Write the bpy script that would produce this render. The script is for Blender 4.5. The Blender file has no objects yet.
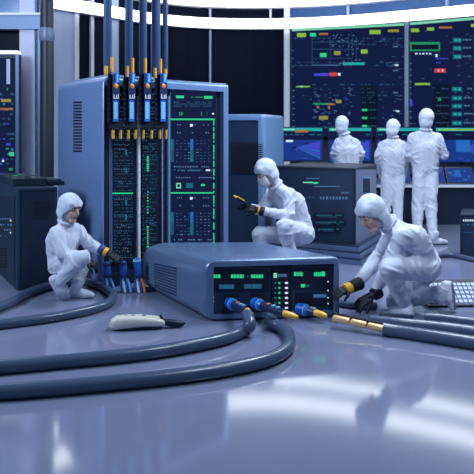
import bpy, bmesh, math, random
import numpy as np
from mathutils import Vector, noise
random.seed(7)
FP, EYE, HY, CX = 650.0, 1.5, 126.0, 237.0
COL = bpy.context.scene.collection
V = Vector

def P(px, py, d):                       # point at depth d
    return V(((px-CX)/FP*d, d, EYE-(py-HY)/FP*d))
def F(px, py, z=0.0):                   # point on the level plane z
    d = FP*(EYE-z)/(py-HY)
    return V(((px-CX)/FP*d, d, z))

# ------------------------------------------------------------------ materials
MATS = {}
def mat(name, col, rough=.5, metal=0., emit=None, es=0., noise_amt=.06, scale=6., bump=0., spec=.5, coat=0.):
    if name in MATS: return MATS[name]
    m = bpy.data.materials.new(name); m.use_nodes = True
    nt = m.node_tree; b = nt.nodes['Principled BSDF']
    b.inputs['Roughness'].default_value = rough
    b.inputs['Metallic'].default_value = metal
    b.inputs['Specular IOR Level'].default_value = spec
    b.inputs['Coat Weight'].default_value = coat
    if emit is not None:
        b.inputs['Base Color'].default_value = (*col, 1); b.inputs['Specular IOR Level'].default_value = .05
        b.inputs['Emission Color'].default_value = (*emit, 1)
        b.inputs['Emission Strength'].default_value = es
    else:
        tc = nt.nodes.new('ShaderNodeTexCoord')
        nz = nt.nodes.new('ShaderNodeTexNoise'); nz.inputs['Scale'].default_value = scale
        nz.inputs['Detail'].default_value = 4
        mx = nt.nodes.new('ShaderNodeMix'); mx.data_type = 'RGBA'
        mx.inputs[6].default_value = (*[c*(1-noise_amt) for c in col], 1)
        mx.inputs[7].default_value = (*[min(1, c*(1+noise_amt)) for c in col], 1)
        nt.links.new(tc.outputs['Object'], nz.inputs['Vector'])
        nt.links.new(nz.outputs['Fac'], mx.inputs[0])
        nt.links.new(mx.outputs[2], b.inputs['Base Color'])
        if bump:
            bp = nt.nodes.new('ShaderNodeBump'); bp.inputs['Strength'].default_value = bump
            bp.inputs['Distance'].default_value = .01
            nt.links.new(nz.outputs['Fac'], bp.inputs['Height'])
            nt.links.new(bp.outputs['Normal'], b.inputs['Normal'])
    MATS[name] = m
    return m
def glow(name, col, s): return mat(name, tuple(c*.06 for c in col), .5, emit=col, es=s)

M = dict(
 floor=mat('floor_polish', (.185,.21,.33), .085, noise_amt=.10, scale=1.3, spec=.9),
 wall=mat('wall_navy', (.012,.018,.05), .5),
 ceil=mat('ceiling_paint', (.16,.19,.27), .7),
 pale=mat('pale_panel', (.46,.53,.76), .4),
 white=mat('white_trim', (.78,.8,.88), .4),
 steel=mat('blue_steel', (.10,.165,.31), .38, .25),
 window=mat('dark_glass', (.003,.006,.020), .4, spec=.06),
 transom=mat('blue_glass', (.07,.16,.36), .2),
 mull=mat('mullion', (.14,.20,.36), .4, .3),
 darkmetal=mat('dark_metal', (.05,.055,.08), .45, .6),
 shell=mat('shell_blue', (.185,.30,.56), .30, .3, noise_amt=.04, scale=3),
 shell2=mat('shell_lavender', (.27,.36,.60), .35, .2, noise_amt=.04, scale=3),
 unit=mat('unit_slate', (.13,.205,.36), .27, .3, noise_amt=.04, scale=4),
 side=mat('cabinet_side', (.17,.31,.54), .4, .2),
 slate=mat('slate_front', (.020,.042,.088), .42, .1, spec=.3),
 charcoal=mat('charcoal_case', (.014,.024,.052), .45, .1, spec=.3),
 charcoal2=mat('charcoal_side', (.020,.034,.072), .45, .1, spec=.3),
 black=mat('black_panel', (.007,.014,.034), .4, spec=.3),
 slot=mat('slot_black', (.004,.006,.014), .6),
 greyside=mat('grey_side', (.20,.25,.38), .4, .2),
 hose=mat('hose_rubber', (.060,.092,.17), .27, noise_amt=.12, scale=14, bump=.1),
 hoseblue=mat('hose_blue', (.06,.11,.25), .4, noise_amt=.1, scale=14),
 gold=mat('gold_pin', (.95,.50,.07), .35, .05),
 copper=mat('copper_bar', (.86,.56,.28), .35, .4),
 plug=mat('plug_blue', (.012,.16,.66), .3),
 plugmid=mat('plug_mid', (.010,.085,.36), .3),
 plugd=mat('plug_navy', (.012,.03,.10), .35),
 cyan=mat('label_cyan', (.22,.55,.90), .4),
 orange=mat('orange_patch', (.85,.26,.06), .4),
 band=mat('orange_band', (.90,.42,.03), .5),
 whitemark=mat('white_mark', (.85,.9,.95), .5),
 suit=mat('suit_white', (.58,.63,.76), .8, noise_amt=.05, scale=18, bump=.25, spec=.25),
 hood=mat('hood_white', (.62,.69,.82), .7, noise_amt=.04, scale=22, bump=.2, spec=.25),
 boot=mat('boot_white', (.58,.62,.76), .5, noise_amt=.05),
 sole=mat('boot_sole', (.17,.20,.30), .6),
 skin=mat('skin', (.58,.36,.29), .55, noise_amt=.08, scale=12),
 lip=mat('lip', (.42,.17,.15), .5),
 eyew=mat('eye_white', (.7,.7,.72), .2),
 iris=mat('iris_dark', (.02,.015,.015), .15),
 brow=mat('brow_hair', (.04,.025,.02), .8),
 mask=mat('mask_cloth', (.55,.56,.66), .8),
 glove=mat('glove_black', (.006,.008,.016), .5, noise_amt=.2, scale=20, spec=.3),
 glovew=mat('glove_white', (.62,.66,.78), .6),
 cuffb=mat('cuff_blue', (.01,.06,.22), .45),
 device=mat('device_ivory', (.64,.59,.55), .35),
 keys=mat('key_white', (.42,.50,.70), .45),
)
G = dict(
 band=glow('ring_glow', (.93,.96,1.0), 5.0),
 strip=glow('strip_glow', (.80,.86,1.0), 1.6),
 scr=glow('screen_navy', (.004,.009,.050), 1.0),
 scr2=glow('screen_deep', (.006,.012,.05), 1.0),
 scrblk=glow('screen_black', (.002,.006,.02), 1.0),
 blue=glow('screen_blue', (.010,.040,.24), 1.0),
 sky=glow('screen_sky', (.02,.13,.46), 1.0),
 teal=glow('screen_teal', (.02,.42,.42), .9),
 tealdim=glow('screen_teal_dim', (.012,.16,.22), .8),
 green=glow('led_green', (.03,.58,.25), 1.05),
 greendim=glow('led_green_dim', (.02,.32,.15), .8),
 lime=glow('screen_lime', (.26,.52,.06), .9),
 mint=glow('screen_mint', (.22,.70,.46), .9),
 yellow=glow('screen_yellow', (.34,.32,.06), .8),
 red=glow('screen_red', (.62,.05,.05), 1.0),
 indigo=glow('screen_indigo', (.05,.06,.55), 1.0),
 text=glow('screen_text', (.08,.17,.34), .9),
 textdim=glow('screen_text_dim', (.022,.075,.17), .95),
 white=glow('led_white', (.65,.8,1.0), 1.0),
 amber=glow('screen_amber', (.40,.17,.07), .8),
)

# ------------------------------------------------------------------ mesh builder
class MB:
    def __init__(s): s.v=[]; s.f=[]; s.m=[]; s.mats=[]
    def mi(s, m):
        if m not in s.mats: s.mats.append(m)
        return s.mats.index(m)
    def face(s, pts, m):
        n=len(s.v); s.v += [V(p) for p in pts]; s.f.append(list(range(n,n+len(pts)))); s.m.append(s.mi(m))
    def hexa(s, b, t, m):              # 4 bottom, 4 top (ccw seen from above)
        n=len(s.v); s.v += [V(p) for p in list(b)+list(t)]; k=s.mi(m)
        for f in ((3,2,1,0),(4,5,6,7),(0,1,5,4),(1,2,6,5),(2,3,7,6),(3,0,4,7)):
            s.f.append([n+i for i in f]); s.m.append(k)
    def box(s, c, h, m, ax=None):
        c=V(c); ax = ax or (V((1,0,0)),V((0,1,0)),V((0,0,1)))
        x,y,z = (V(a)*q for a,q in zip(ax,h))
        s.hexa([c-x-y-z,c+x-y-z,c+x+y-z,c-x+y-z],[c-x-y+z,c+x-y+z,c+x+y+z,c-x+y+z],m)
    def rings(s, rings, m, caps=True):
        n=len(s.v); k=s.mi(m); S=len(rings[0])
        for r in rings: s.v += [V(p) for p in r]
        for i in range(len(rings)-1):
            for j in range(S):
                a=n+i*S+j; b=n+i*S+(j+1)%S
                s.f.append([a,b,b+S,a+S]); s.m.append(k)
        if caps:
            s.f.append([n+j for j in range(S)][::-1]); s.m.append(k)
            s.f.append([n+(len(rings)-1)*S+j for j in range(S)]); s.m.append(k)
    def tube(s, pts, r, m, seg=14, flat=1.0):
        pts=[V(p) for p in pts]; N=len(pts)
        rr = r if isinstance(r,(list,tuple)) else [r]*N
        up=None; rings=[]
        for i,p in enumerate(pts):
            t=(pts[min(i+1,N-1)]-pts[max(i-1,0)])
            t = t.normalized() if t.length>1e-9 else V((0,0,1))
            if up is None:
                up = V((0,0,1)) if abs(t.z)<.9 else V((0,1,0))
            a=(up-t*up.dot(t)).normalized(); b=t.cross(a); up=a
            rings.append([p+(a*math.cos(q)*flat+b*math.sin(q))*rr[i] for q in [2*math.pi*j/seg for j in range(seg)]])
        s.rings(rings,m)
    def capsule(s, a, b, ra, rb, m, seg=16):
        a=V(a); b=V(b); d=b-a; L=d.length
        t=d.normalized() if L>1e-6 else V((0,0,1))
        pts=[];rr=[]
        for i in range(1,6):
            q=math.pi/2*(1-i/5); pts.append(a-t*ra*math.sin(q)); rr.append(max(ra*math.cos(q),1e-4))
        for i in range(0,5):
            q=math.pi/2*(i/5); pts.append(b+t*rb*math.sin(q)); rr.append(max(rb*math.cos(q),1e-4))
        up = V((0,0,1)) if abs(t.z)<.9 else V((0,1,0))
        x=(up-t*up.dot(t)).normalized(); y=t.cross(x)
        s.rings([[p+(x*math.cos(q)+y*math.sin(q))*r for q in [2*math.pi*j/seg for j in range(seg)]] for p,r in zip(pts,rr)],m)
    def ell(s, c, ax, m, seg=20, rg=12):
        c=V(c); x,y,z=[V(a) for a in ax]; R=[]
        for i in range(rg+1):
            q=-math.pi/2+math.pi*i/rg; cc=max(math.cos(q),.002)
            R.append([c+z*math.sin(q)+(x*math.cos(t)+y*math.sin(t))*cc for t in [2*math.pi*j/seg for j in range(seg)]])
        s.rings(R,m)
    def build(s, name, root=None, parent=None, sm=None):
        me=bpy.data.meshes.new(name)
        base = V(root.location) if root is not None else V((0,0,0))
        me.from_pydata([tuple(p-base) for p in s.v],[],s.f)
        for m in s.mats: me.materials.append(m)
        me.polygons.foreach_set('material_index', s.m)
        if sm is not None:
            me.polygons.foreach_set('use_smooth',[True]*len(s.f)); me.set_sharp_from_angle(angle=math.radians(sm))
        me.update()
        return link(name, me, root, parent)
def link(name, me, root=None, parent=None):
    o=bpy.data.objects.new(name, me); COL.objects.link(o)
    if parent is not None: o.parent=parent
    elif root is not None: o.parent=root
    return o
def thing(name, loc, label, cat, group=None):
    o=bpy.data.objects.new(name,None); COL.objects.link(o); o.location=V(loc); o.empty_display_size=.1
    return tag(o,label,cat,group)
def tag(o,label,cat,group=None):
    o['label']=label; o['category']=cat
    if group: o['group']=group
    return o
def struct(o,label=None,cat=None):
    o['kind']='structure'
    if label: o['label']=label; o['category']=cat
    return o
def spline(pts, n=10):
    pts=[V(p) for p in pts]; out=[]
    Q=[pts[0]*2-pts[1]]+pts+[pts[-1]*2-pts[-2]]
    for i in range(1,len(Q)-2):
        a,b,c,d=Q[i-1:i+3]
        for k in range(n):
            t=k/n
            out.append(.5*((2*b)+(c-a)*t+(2*a-5*b+4*c-d)*t*t+(3*b-a-3*c+d)*t**3))
    out.append(pts[-1]); return out

class Plane:                             # upright plane through two plan points; at() meets the sight line of a photo pixel
    def __init__(s,A,B,off=0.):
        A=V((A[0],A[1],0)); B=V((B[0],B[1],0)); s.u=(B-A).normalized(); s.n=V((s.u.y,-s.u.x,0))
        s.A=A+s.n*off
    def at(s,px,py,off=0.):
        A=s.A+s.n*off; k=(px-CX)/FP
        d=A.dot(s.n)/(k*s.n.x+s.n.y)
        return V((k*d,d,EYE-(py-HY)/FP*d))
    def quad(s,mb,x0,y0,x1,y1,m,off=.002):
        mb.face([s.at(x0,y1,off),s.at(x1,y1,off),s.at(x1,y0,off),s.at(x0,y0,off)],m)
    def slab(s,mb,x0,y0,x1,y1,o0,o1,m):  # box standing on the plane from offset o0 (inner) to o1 (outer)
        a=s.at(x0,y1,o1);b=s.at(x1,y1,o1);c=s.at(x1,y0,o1);d=s.at(x0,y0,o1); k=s.n*(o0-o1)
        mb.hexa([a,b,b+k,a+k],[d,c,c+k,d+k],m)
    def glyphs(s,mb,x0,x1,y,h,m,w=(.8,2.2),gap=.6,skip=.15,off=.003):
        x=x0
        while x<x1:
            ww=random.uniform(*w)
            if random.random()>skip: s.quad(mb,x,y,min(x+ww,x1),y+h,m,off)
            x+=ww+gap

def shell(name, quad, z0, z1_, bev, mats, root, parent=None, recess=None, top_scale=None, seg=7):
    """closed housing from a plan quad A(front left) B(front right) C D; bev maps edge names to bevel widths"""
    bm=bmesh.new(); base=V(root.location) if root is not None else V((0,0,0)); z1=z1_ if isinstance(z1_,(list,tuple)) else [z1_]*4
    bv=[bm.verts.new(V((q[0],q[1],z0))-base) for q in quad]; tv=[bm.verts.new(V((q[0],q[1],zz))-base) for q,zz in zip(quad,z1)]
    for f in ([3,2,1,0],): bm.faces.new([bv[i] for i in f])
    bm.faces.new(tv)
    for i in range(4): j=(i+1)%4; bm.faces.new([bv[i],bv[j],tv[j],tv[i]])
    lay=bm.edges.layers.float.new('bevel_weight_edge'); nm='ABCD'; W=max(list(bev.values())+[.001])
    for e in bm.edges:
        a,b=e.verts; k=None
        if a in bv and b in bv: k='b'+''.join(sorted(nm[bv.index(a)]+nm[bv.index(b)]))
        elif a in tv and b in tv: k='t'+''.join(sorted(nm[tv.index(a)]+nm[tv.index(b)]))
        else: k='v'+nm[(bv.index(a) if a in bv else bv.index(b))]
        e[lay]=bev.get(k,bev.get(k[0],0.))/W
    me=bpy.data.meshes.new(name); bm.to_mesh(me); bm.free()
    for m in mats: me.materials.append(m)
    o=link(name,me,root,parent)
    md=o.modifiers.new('b','BEVEL'); md.limit_method='WEIGHT'; md.width=W; md.segments=seg; md.profile=.5; md.use_clamp_overlap=True
    dg=bpy.context.evaluated_depsgraph_get(); me2=bpy.data.meshes.new_from_object(o.evaluated_get(dg)); o.modifiers.clear(); o.data=me2
    bpy.data.meshes.remove(me); me2.name=name
    if recess:
        A=V((quad[0][0],quad[0][1],0)); B=V((quad[1][0],quad[1][1],0)); u=(B-A).normalized(); n=V((u.y,-u.x,0))
        bm=bmesh.new(); bm.from_mesh(me2); bm.faces.ensure_lookup_table()
        f=max([f for f in bm.faces if f.normal.dot(n)>.99], key=lambda f:f.calc_area())
        before=set(bm.faces)
        bmesh.ops.inset_region(bm,faces=[f],thickness=recess[0],depth=0,use_even_offset=True)
        r=bmesh.ops.extrude_face_region(bm,geom=[f]); vs=[g for g in r['geom'] if isinstance(g,bmesh.types.BMVert)]
        bmesh.ops.translate(bm,verts=vs,vec=-n*recess[1])
        for g in r['geom']:
            if isinstance(g,bmesh.types.BMFace): g.material_index=1
        if f.is_valid: bmesh.ops.delete(bm,geom=[f],context='FACES_ONLY')
        bm.to_mesh(me2); bm.free()
    me2.polygons.foreach_set('use_smooth',[True]*len(me2.polygons)); me2.set_sharp_from_angle(angle=math.radians(32))
    return o

# ------------------------------------------------------------------ the room
mb=MB(); mb.box((0.3,7.5,-.05),(7.5,7.5,.05),M['floor']); struct(mb.build('floor'))
mb=MB(); mb.box((0.3,7.5,4.25),(7.5,7.5,.05),M['ceil']); struct(mb.build('ceiling'))

CURVE=[(-60,8.9),(-20,9.45),(20,10.1),(57,10.8),(100,11.44),(145,12.25),(190,12.8),(240,13.0),(290,12.95),(350,12.6),(420,11.95),(474,11.44),(540,10.7),(600,10.0)]
CXS=[c[0] for c in CURVE]
def cdepth(px):
    pts=CURVE
    for i in range(len(pts)-1):
        if pts[i][0]<=px<=pts[i+1][0]:
            t=(px-pts[i][0])/(pts[i+1][0]-pts[i][0]); b=pts[i][1]; c=pts[i+1][1]
            a=pts[max(i-1,0)][1]; d=pts[min(i+2,len(pts)-1)][1]
            return .5*((2*b)+(c-a)*t+(2*a-5*b+4*c-d)*t*t+(3*b-a-3*c+d)*t**3)
    return pts[0][1] if px<pts[0][0] else pts[-1][1]
CEN=V((.4,8.2,0))
def cpt(px,off,z):
    d=cdepth(px); p=V(((px-CX)/FP*d,d,0)); r=(p-CEN).normalized(); p+=r*off
    return V((p.x,p.y,z))
def arc(mb,x0,x1,o0,o1,z0,z1,m,n=None):
    n=n or max(2,int((x1-x0)/12)+1); xs=[x0+(x1-x0)*i/n for i in range(n+1)]
    mb.rings([[cpt(x,o0,z0),cpt(x,o1,z0),cpt(x,o1,z1),cpt(x,o0,z1)] for x in xs],m)
mb=MB(); arc(mb,-60,600,.30,.45,0,4.2,M['wall']); struct(mb.build('wall_back',sm=30))
# dark glazing with mullions left of the video wall
for i,(a,b) in enumerate(((82.5,94),(97,113.5),(121,153),(154,210),(212,284))):
    mb=MB(); arc(mb,a,b,.16,.28,.35,3.44,M['window']); struct(mb.build('window_%d'%(i+1)))
k=0
def trim(px0,px1,o0,o1,z0,z1,m):
    global k; k+=1
    mb=MB(); arc(mb,px0,px1,o0,o1,z0,z1,m,2); struct(mb.build('trim_%d'%k))
trim(54,77,.10,.28,0,4.2,M['pale']); trim(77,81,.06,.28,0,4.2,M['white']); trim(94,97,.10,.28,0,4.2,M['white'])
trim(113.5,121,.10,.28,0,4.2,M['pale']); trim(153,154,.12,.28,.35,3.44,M['mull']); trim(210.2,211.8,.08,.28,.35,4.2,M['pale'])
trim(284,289.5,.02,.28,0,4.2,M['white']); trim(405,408.6,-.02,.28,.6,3.44,M['greyside'])
trim(269.5,271.5,.10,.28,3.62,3.90,M['white']); trim(345.5,348,.10,.28,3.62,3.90,M['pale']); trim(443,444.5,.10,.28,3.62,3.90,M['pale'])
mb=MB(); arc(mb,97,284,.18,.28,3.64,3.88,M['window']); struct(mb.build('window_6'))
mb=MB(); arc(mb,289.5,520,.18,.28,3.64,3.88,M['transom']); struct(mb.build('window_7'))
# ring lights
def ringlight(z0,z1,x0,x1,o0,o1,label):
    t=thing('ring_light',cpt(240,0,z0),label,'ceiling light')
    mb=MB(); arc(mb,x0,x1,o0+.02,o1,z0-.012,z1+.012,M['white'],46); mb.build('housing',t,sm=30)
    mb=MB(); arc(mb,x0,x1,o0-.04,o0+.02,z0,z1,G['band'],46); mb.build('diffuser',t,sm=30)
ringlight(3.455,3.635,-50,590,-.02,.28,'lower curved white light band running just above the video wall screens')
ringlight(3.885,4.15,-50,590,-.02,.28,'upper curved white light band along the ceiling edge, above the narrow glass strip')

# left glass partition
PL=Plane((-5,9.3),(0,9.3))
mb=MB(); PL.slab(mb,19.5,-40,34.5,226,-.15,0,M['pale']); struct(mb.build('trim_30'))
mb=MB(); PL.slab(mb,-70,15,41,29,-.12,.03,M['steel']); struct(mb.build('trim_31'))
mb=MB(); PL.slab(mb,-70,12.6,41,14.8,-.10,.05,M['white']); struct(mb.build('trim_32'))
mb=MB(); PL.slab(mb,37.5,29,40.5,226,-.10,.0,M['steel']); struct(mb.build('trim_33'))
mb=MB(); PL.slab(mb,-70,-40,41,12.6,-.14,-.12,M['transom']); struct(mb.build('window_8'))
mb=MB(); PL.slab(mb,34.5,29,37.5,226,-.14,-.12,M['window']); struct(mb.build('window_9'))
mb=MB(); PL.slab(mb,-70,29,19.5,226,-.24,-.20,M['window']); struct(mb.build('window_10'))
# round dark metal column
t=thing('round_column',P(47,226,8.9)*1,'dark polished round metal column behind the tall server tower','column')
t.location.z=0; c=V((t.location.x,8.9,0)); 
mb=MB(); mb.tube([c,c+V((0,0,4.2))],.092,M['darkmetal'],24); mb.build('shaft',t,sm=40)
mb=MB(); mb.tube([c+V((0,0,2.66)),c+V((0,0,2.70)),c+V((0,0,2.80)),c+V((0,0,2.84))],[.093,.104,.104,.093],M['greyside'],24); mb.build('collar',t,sm=40)
# wall rack with display at far left
R=Plane((-5,9.0),(0,9.0)); b=P(8,226,9.0)
t=thing('rack_display',(b.x,9.0,0),'tall framed display rack with green readouts at the far left wall','display')
mb=MB(); R.slab(mb,-24,54,18.5,234.3,-.12,0,M['charcoal2']); R.slab(mb,15.5,54,18.5,234.3,0,.03,M['steel']); mb.build('frame',t)
mb=MB(); R.slab(mb,-24,50.5,17,53.5,-.12,.04,G['strip']); mb.build('light_strip',t)
mb=MB(); R.quad(mb,-22,58,15,230,G['scr2'],.004)
R.quad(mb,6.5,59,10,84,M['pale'],.006)
for yy in range(88,176,5):
    for _ in range(4):
        x=random.uniform(-18,12); R.quad(mb,x,yy,x+random.uniform(1,5),yy+random.uniform(1,3),random.choice([G['textdim'],G['indigo'],G['tealdim'],G['textdim'],G['greendim']]),.006)
R.quad(mb,1,99,11,102,G['yellow'],.007); R.quad(mb,0,108,13,110,G['amber'],.007); R.quad(mb,9,152,14,156,G['green'],.007); R.quad(mb,2,160,4,162,G['white'],.007)
mb.build('screen',t)

# ------------------------------------------------------------------ video wall
def pxdepth(px): return cdepth(px)
def plan(px,off=0.):
    p=cpt(px,off,0); return (p.x,p.y)
def video_screen(x0,x1,label,fill):
    pl=Plane(plan(x0,.02),plan(x1,.02)); A=plan(x0,.02); 
    t=thing('video_wall_screen',(A[0],A[1],0),label,'screen')
    ty=lambda x:None
    z1,z0=3.44,1.30
    a=V((*plan(x0,.02),0)); b=V((*plan(x1,.02),0)); back=-pl.n*.12
    mb=MB(); mb.hexa([a+V((0,0,z0)),b+V((0,0,z0)),b+back+V((0,0,z0)),a+back+V((0,0,z0))],[a+V((0,0,z1)),b+V((0,0,z1)),b+back+V((0,0,z1)),a+back+V((0,0,z1))],M['black'])
    mb.build('bezel',t)
    mb=MB(); w=(b-a); e=.025/w.length; o=pl.n*.004
    q=[a+w*e,b-w*e]
    mb.face([q[0]+o+V((0,0,z0+.02)),q[1]+o+V((0,0,z0+.02)),q[1]+o+V((0,0,z1-.03)),q[0]+o+V((0,0,z1-.03))],G['scr'])
    fill(pl,mb); mb.build('display',t); return t
def scr1(p,mb):
    q=p.quad
    mb.face([p.at(292,31.2,.006),p.at(404,25.6,.006),p.at(404,23.2,.006),p.at(292,28.6,.006)],G['mint'])
    q(mb,297,33,306,37,G['lime'],.007); q(mb,310,33,316,36.5,G['green'],.007); q(mb,319,33,328,35,G['amber'],.007)
    q(mb,369.5,30,380.5,34,G['lime'],.007); q(mb,388,29.5,399,32,G['yellow'],.007)
    for y in (38,41,44,62,65,84,95,99): p.glyphs(mb,294,402,y,.9,G['textdim'],(1,5),2,.45,.006)
    # node boxes and linking lines
    for (x,y,m) in ((320,53,'green'),(334,51,'yellow'),(361,49.5,'lime')):
        q(mb,x,y,x+6.5,y+4,G[m],.008)
    for y in (42,49,58,64): q(mb,312,y,352,y+.5,G['textdim'],.006)
    for x in (312,330,348,352,356): q(mb,x,36,x+.5,66,G['textdim'],.006)
    for i in range(40):
        x=random.uniform(332,360); y=random.uniform(34,64); q(mb,x,y,x+random.uniform(.6,2),y+.9,G['text'],.007)
    q(mb,343,62.5,364.5,65,G['teal'],.007); q(mb,312,65,340,65.7,G['text'],.007)
    q(mb,314,73.5,322,76,G['indigo'],.007); q(mb,321,73,329,76,G['indigo'],.008); q(mb,329.5,72.5,337,76,G['red'],.008); q(mb,338,73,340.5,75.5,G['white'],.007)
    q(mb,296,86,310,87.2,G['lime'],.007); q(mb,300,85.8,303,87.5,G['mint'],.008)
    for y in range(90,132,6): q(mb,292.5,y,294.5,y+1,G['text'],.006)
    for y in range(50,80,8): q(mb,291.6,y,293.2,y+1,G['text'],.006)
    q(mb,313,103,332,104.6,G['greendim'],.007); q(mb,326,103.6,335,105,G['amber'],.008); q(mb,317,106,319,108.5,G['amber'],.007); q(mb,328,106,330,109,G['amber'],.007)
    q(mb,336,100,341.5,103,G['yellow'],.007); q(mb,319,116,328,119.5,G['yellow'],.007); q(mb,332,100,341,100.6,G['text'],.006)
    for i in range(90):
        x=random.uniform(312,352); y=random.uniform(86,128); q(mb,x,y,x+random.uniform(.6,3),y+.8,random.choice([G['text'],G['textdim'],G['textdim']]),.006)
    q(mb,361,86,378,131,G['scrblk'],.006); 
    for y in (88,92,97,102): p.glyphs(mb,362,375,y,1,G['textdim'],(1,2),1,.3,.008)
    for y in (109,117,125): q(mb,362,y,367,y+2,G['green'],.008); p.glyphs(mb,368,377,y+.5,.9,G['tealdim'],(1,3),1,.2,.008)
    for y in (46,64,70,92,110): q(mb,393,y,398,y+1.2,G['text'],.007)
    for (x,y) in ((395,64.5),(396,110.5)): q(mb,x,y,x+3.5,y+1.4,G['white'],.008)
    for i in range(30):
        x=random.uniform(380,402); y=random.uniform(36,130); q(mb,x,y,x+random.uniform(1,4),y+.8,G['textdim'],.006)
def scr2(p,mb):
    q=p.quad
    mb.face([p.at(410,25.0,.006),p.at(500,17.5,.006),p.at(500,15,.006),p.at(410,22.6,.006)],G['mint'])
    q(mb,411,28.5,419,32,G['lime'],.007); q(mb,427,27.5,434,30.5,G['lime'],.007); q(mb,439,26.5,452,28.5,G['amber'],.007); q(mb,471,24,478,27,G['lime'],.007)
    q(mb,410,42,440,51,G['greendim'],.007); q(mb,411.5,44.5,438.5,49.5,G['scrblk'],.008)
    p.glyphs(mb,412,432,53,1.3,G['white'],(1.5,3),1.5,.3,.007)
    q(mb,435.5,54,437.5,57,G['white'],.008)
    for y in (58,62): p.glyphs(mb,436,448,y,1.2,G['indigo'],(1,3),.6,.2,.007)
    for y in (38,46,54.5):
        q(mb,453,y,461.5,y+4.5,G['tealdim'],.006); q(mb,455,y+1,457,y+3.4,G['teal'],.008); q(mb,458.5,y+1,460.5,y+3.4,G['teal'],.008)
        p.glyphs(mb,463,472,y+1,1.6,G['text'],(1,3),.8,.2,.007)
    q(mb,434.5,68.5,445.5,72.5,G['red'],.007); q(mb,438,69.5,439,71.5,G['white'],.009); q(mb,442,69.5,443,71.5,G['white'],.009)
    q(mb,415,83,430,85,G['lime'],.007)
    for y in range(63,130,6): q(mb,409.5,y,411.5,y+1,G['text'],.006)
    q(mb,410,100,412.5,106,G['indigo'],.007); q(mb,433,84,450,128,G['scrblk'],.006)
    for y in (87,96,104,112,121):
        q(mb,452,y,462,y+4.2,G['tealdim'],.006); q(mb,454,y+1,456.5,y+3.2,G['teal'],.008); q(mb,458.5,y+1,460.5,y+3.2,G['teal'],.008)
        p.glyphs(mb,464,476,y+1,1.4,G['text'],(1,3),.8,.25,.007); p.glyphs(mb,436,449,y+1,1.2,G['textdim'],(1,3),.8,.2,.008)
    q(mb,438,98,441,101,G['greendim'],.009)
    for i in range(60):
        x=random.uniform(412,480); y=random.uniform(30,128); q(mb,x,y,x+random.uniform(1,4),y+.8,G['textdim'],.006)
video_screen(290,405,'large dark blue wall screen left of the grey upright frame, with a yellow-boxed diagram',scr1)
video_screen(409,500,'large dark blue wall screen right of the grey upright frame, with a teal number column',scr2)

# ------------------------------------------------------------------ control desk and its monitors
DY=9.85
t=thing('control_desk',((330-CX)/FP*DY,DY,0),'long dark control desk with a pale front edge below the wall screens','desk')
x0=(262-CX)/FP*DY; x1=(520-CX)/FP*DY
mb=MB(); mb.box(((x0+x1)/2,DY+.65,.285),((x1-x0)/2-.02,.62,.285),M['charcoal']); mb.build('base_cabinet',t)
mb=MB(); mb.box(((x0+x1)/2,DY+.65,.592),((x1-x0)/2,.66,.018),M['steel']); mb.build('worktop',t)
mb=MB(); mb.box(((x0+x1)/2,DY-.012,.590),((x1-x0)/2,.012,.020),M['white']); mb.build('edge_strip',t)
def monitor(x0,x1,y0,y1,d,label,fill,stand=True):
    pl=Plane((0,d),(1,d)); a=pl.at((x0+x1)/2,y1); 
    t=thing('desk_monitor',(a.x,d,.61),label,'monitor','monitors along the control desk')
    mb=MB(); pl.slab(mb,x0,y0,x1,y1,-.05,0,M['black']); mb.build('bezel',t)
    mb=MB(); pl.quad(mb,x0+.8,y0+.8,x1-.8,y1-1.2,G['blue'],.003); fill(pl,mb); mb.build('screen',t)
    mb=MB(); zc=pl.at(0,y1).z; mb.box((a.x,d+.06,(zc+.16+.63)/2),(.035,.02,(zc+.16-.63)/2),M['charcoal']); mb.box((a.x,d+.04,.621),(.16,.09,.010),M['charcoal']); mb.build('stand',t)
def mfill(x0,x1,extra=None):
    def f(p,mb):
        q=p.quad
        q(mb,x0+1,128,x1-1,131,G['teal'],.005); q(mb,x0+3,128.6,x0+(x1-x0)*.4,130.2,G['mint'],.006)
        q(mb,x0+1,131,x1-1,140,G['scr'],.005)
        p.glyphs(mb,x0+2,x1-2,134,1.2,G['tealdim'],(2,6),2,.4,.006)
        ax_,ay_=x0+(x1-x0)*.42,147
        for j in range(6):
            yb=141+j*3.1; mb.face([p.at(ax_,ay_+.5,.0052+j*.0002),p.at(x1-3,yb+2.4,.0052+j*.0002),p.at(x1-3,yb,.0052+j*.0002)],G['sky'] if j%2 else G['indigo'])
        q(mb,x0+(x1-x0)*.72,143,x1-3,150,G['indigo'],.006)
        for i in range(10):
            a=random.uniform(x0+1,x1-8); b=random.uniform(141,160); q(mb,a,b,a+random.uniform(2,6),b+random.uniform(.6,1.6),random.choice([G['sky'],G['indigo'],G['tealdim'],G['scr']]),.006)
        if extra: extra(p,mb)
    return f
monitor(276,323,127,161.5,10.6,'blue desk monitor nearest the white pillar with a fan of light blue beams',mfill(276,323,lambda p,mb:(p.quad(mb,295,130,308,132.5,G['amber'],.008),p.quad(mb,286,140,293,142,G['white'],.008))))
monitor(328,372,127,162.5,10.6,'blue desk monitor partly hidden behind the leftmost standing person',mfill(328,372))
monitor(376,431,127,163,10.6,'blue desk monitor partly hidden behind the two right standing persons',mfill(376,431))
monitor(435,492,127,163,10.6,'blue desk monitor at the right end of the desk beyond the tallest person',mfill(435,492,lambda p,mb:(p.quad(mb,440,129,474,130.4,G['lime'],.008),p.quad(mb,456,140,470,152,G['sky'],.008))))
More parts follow.
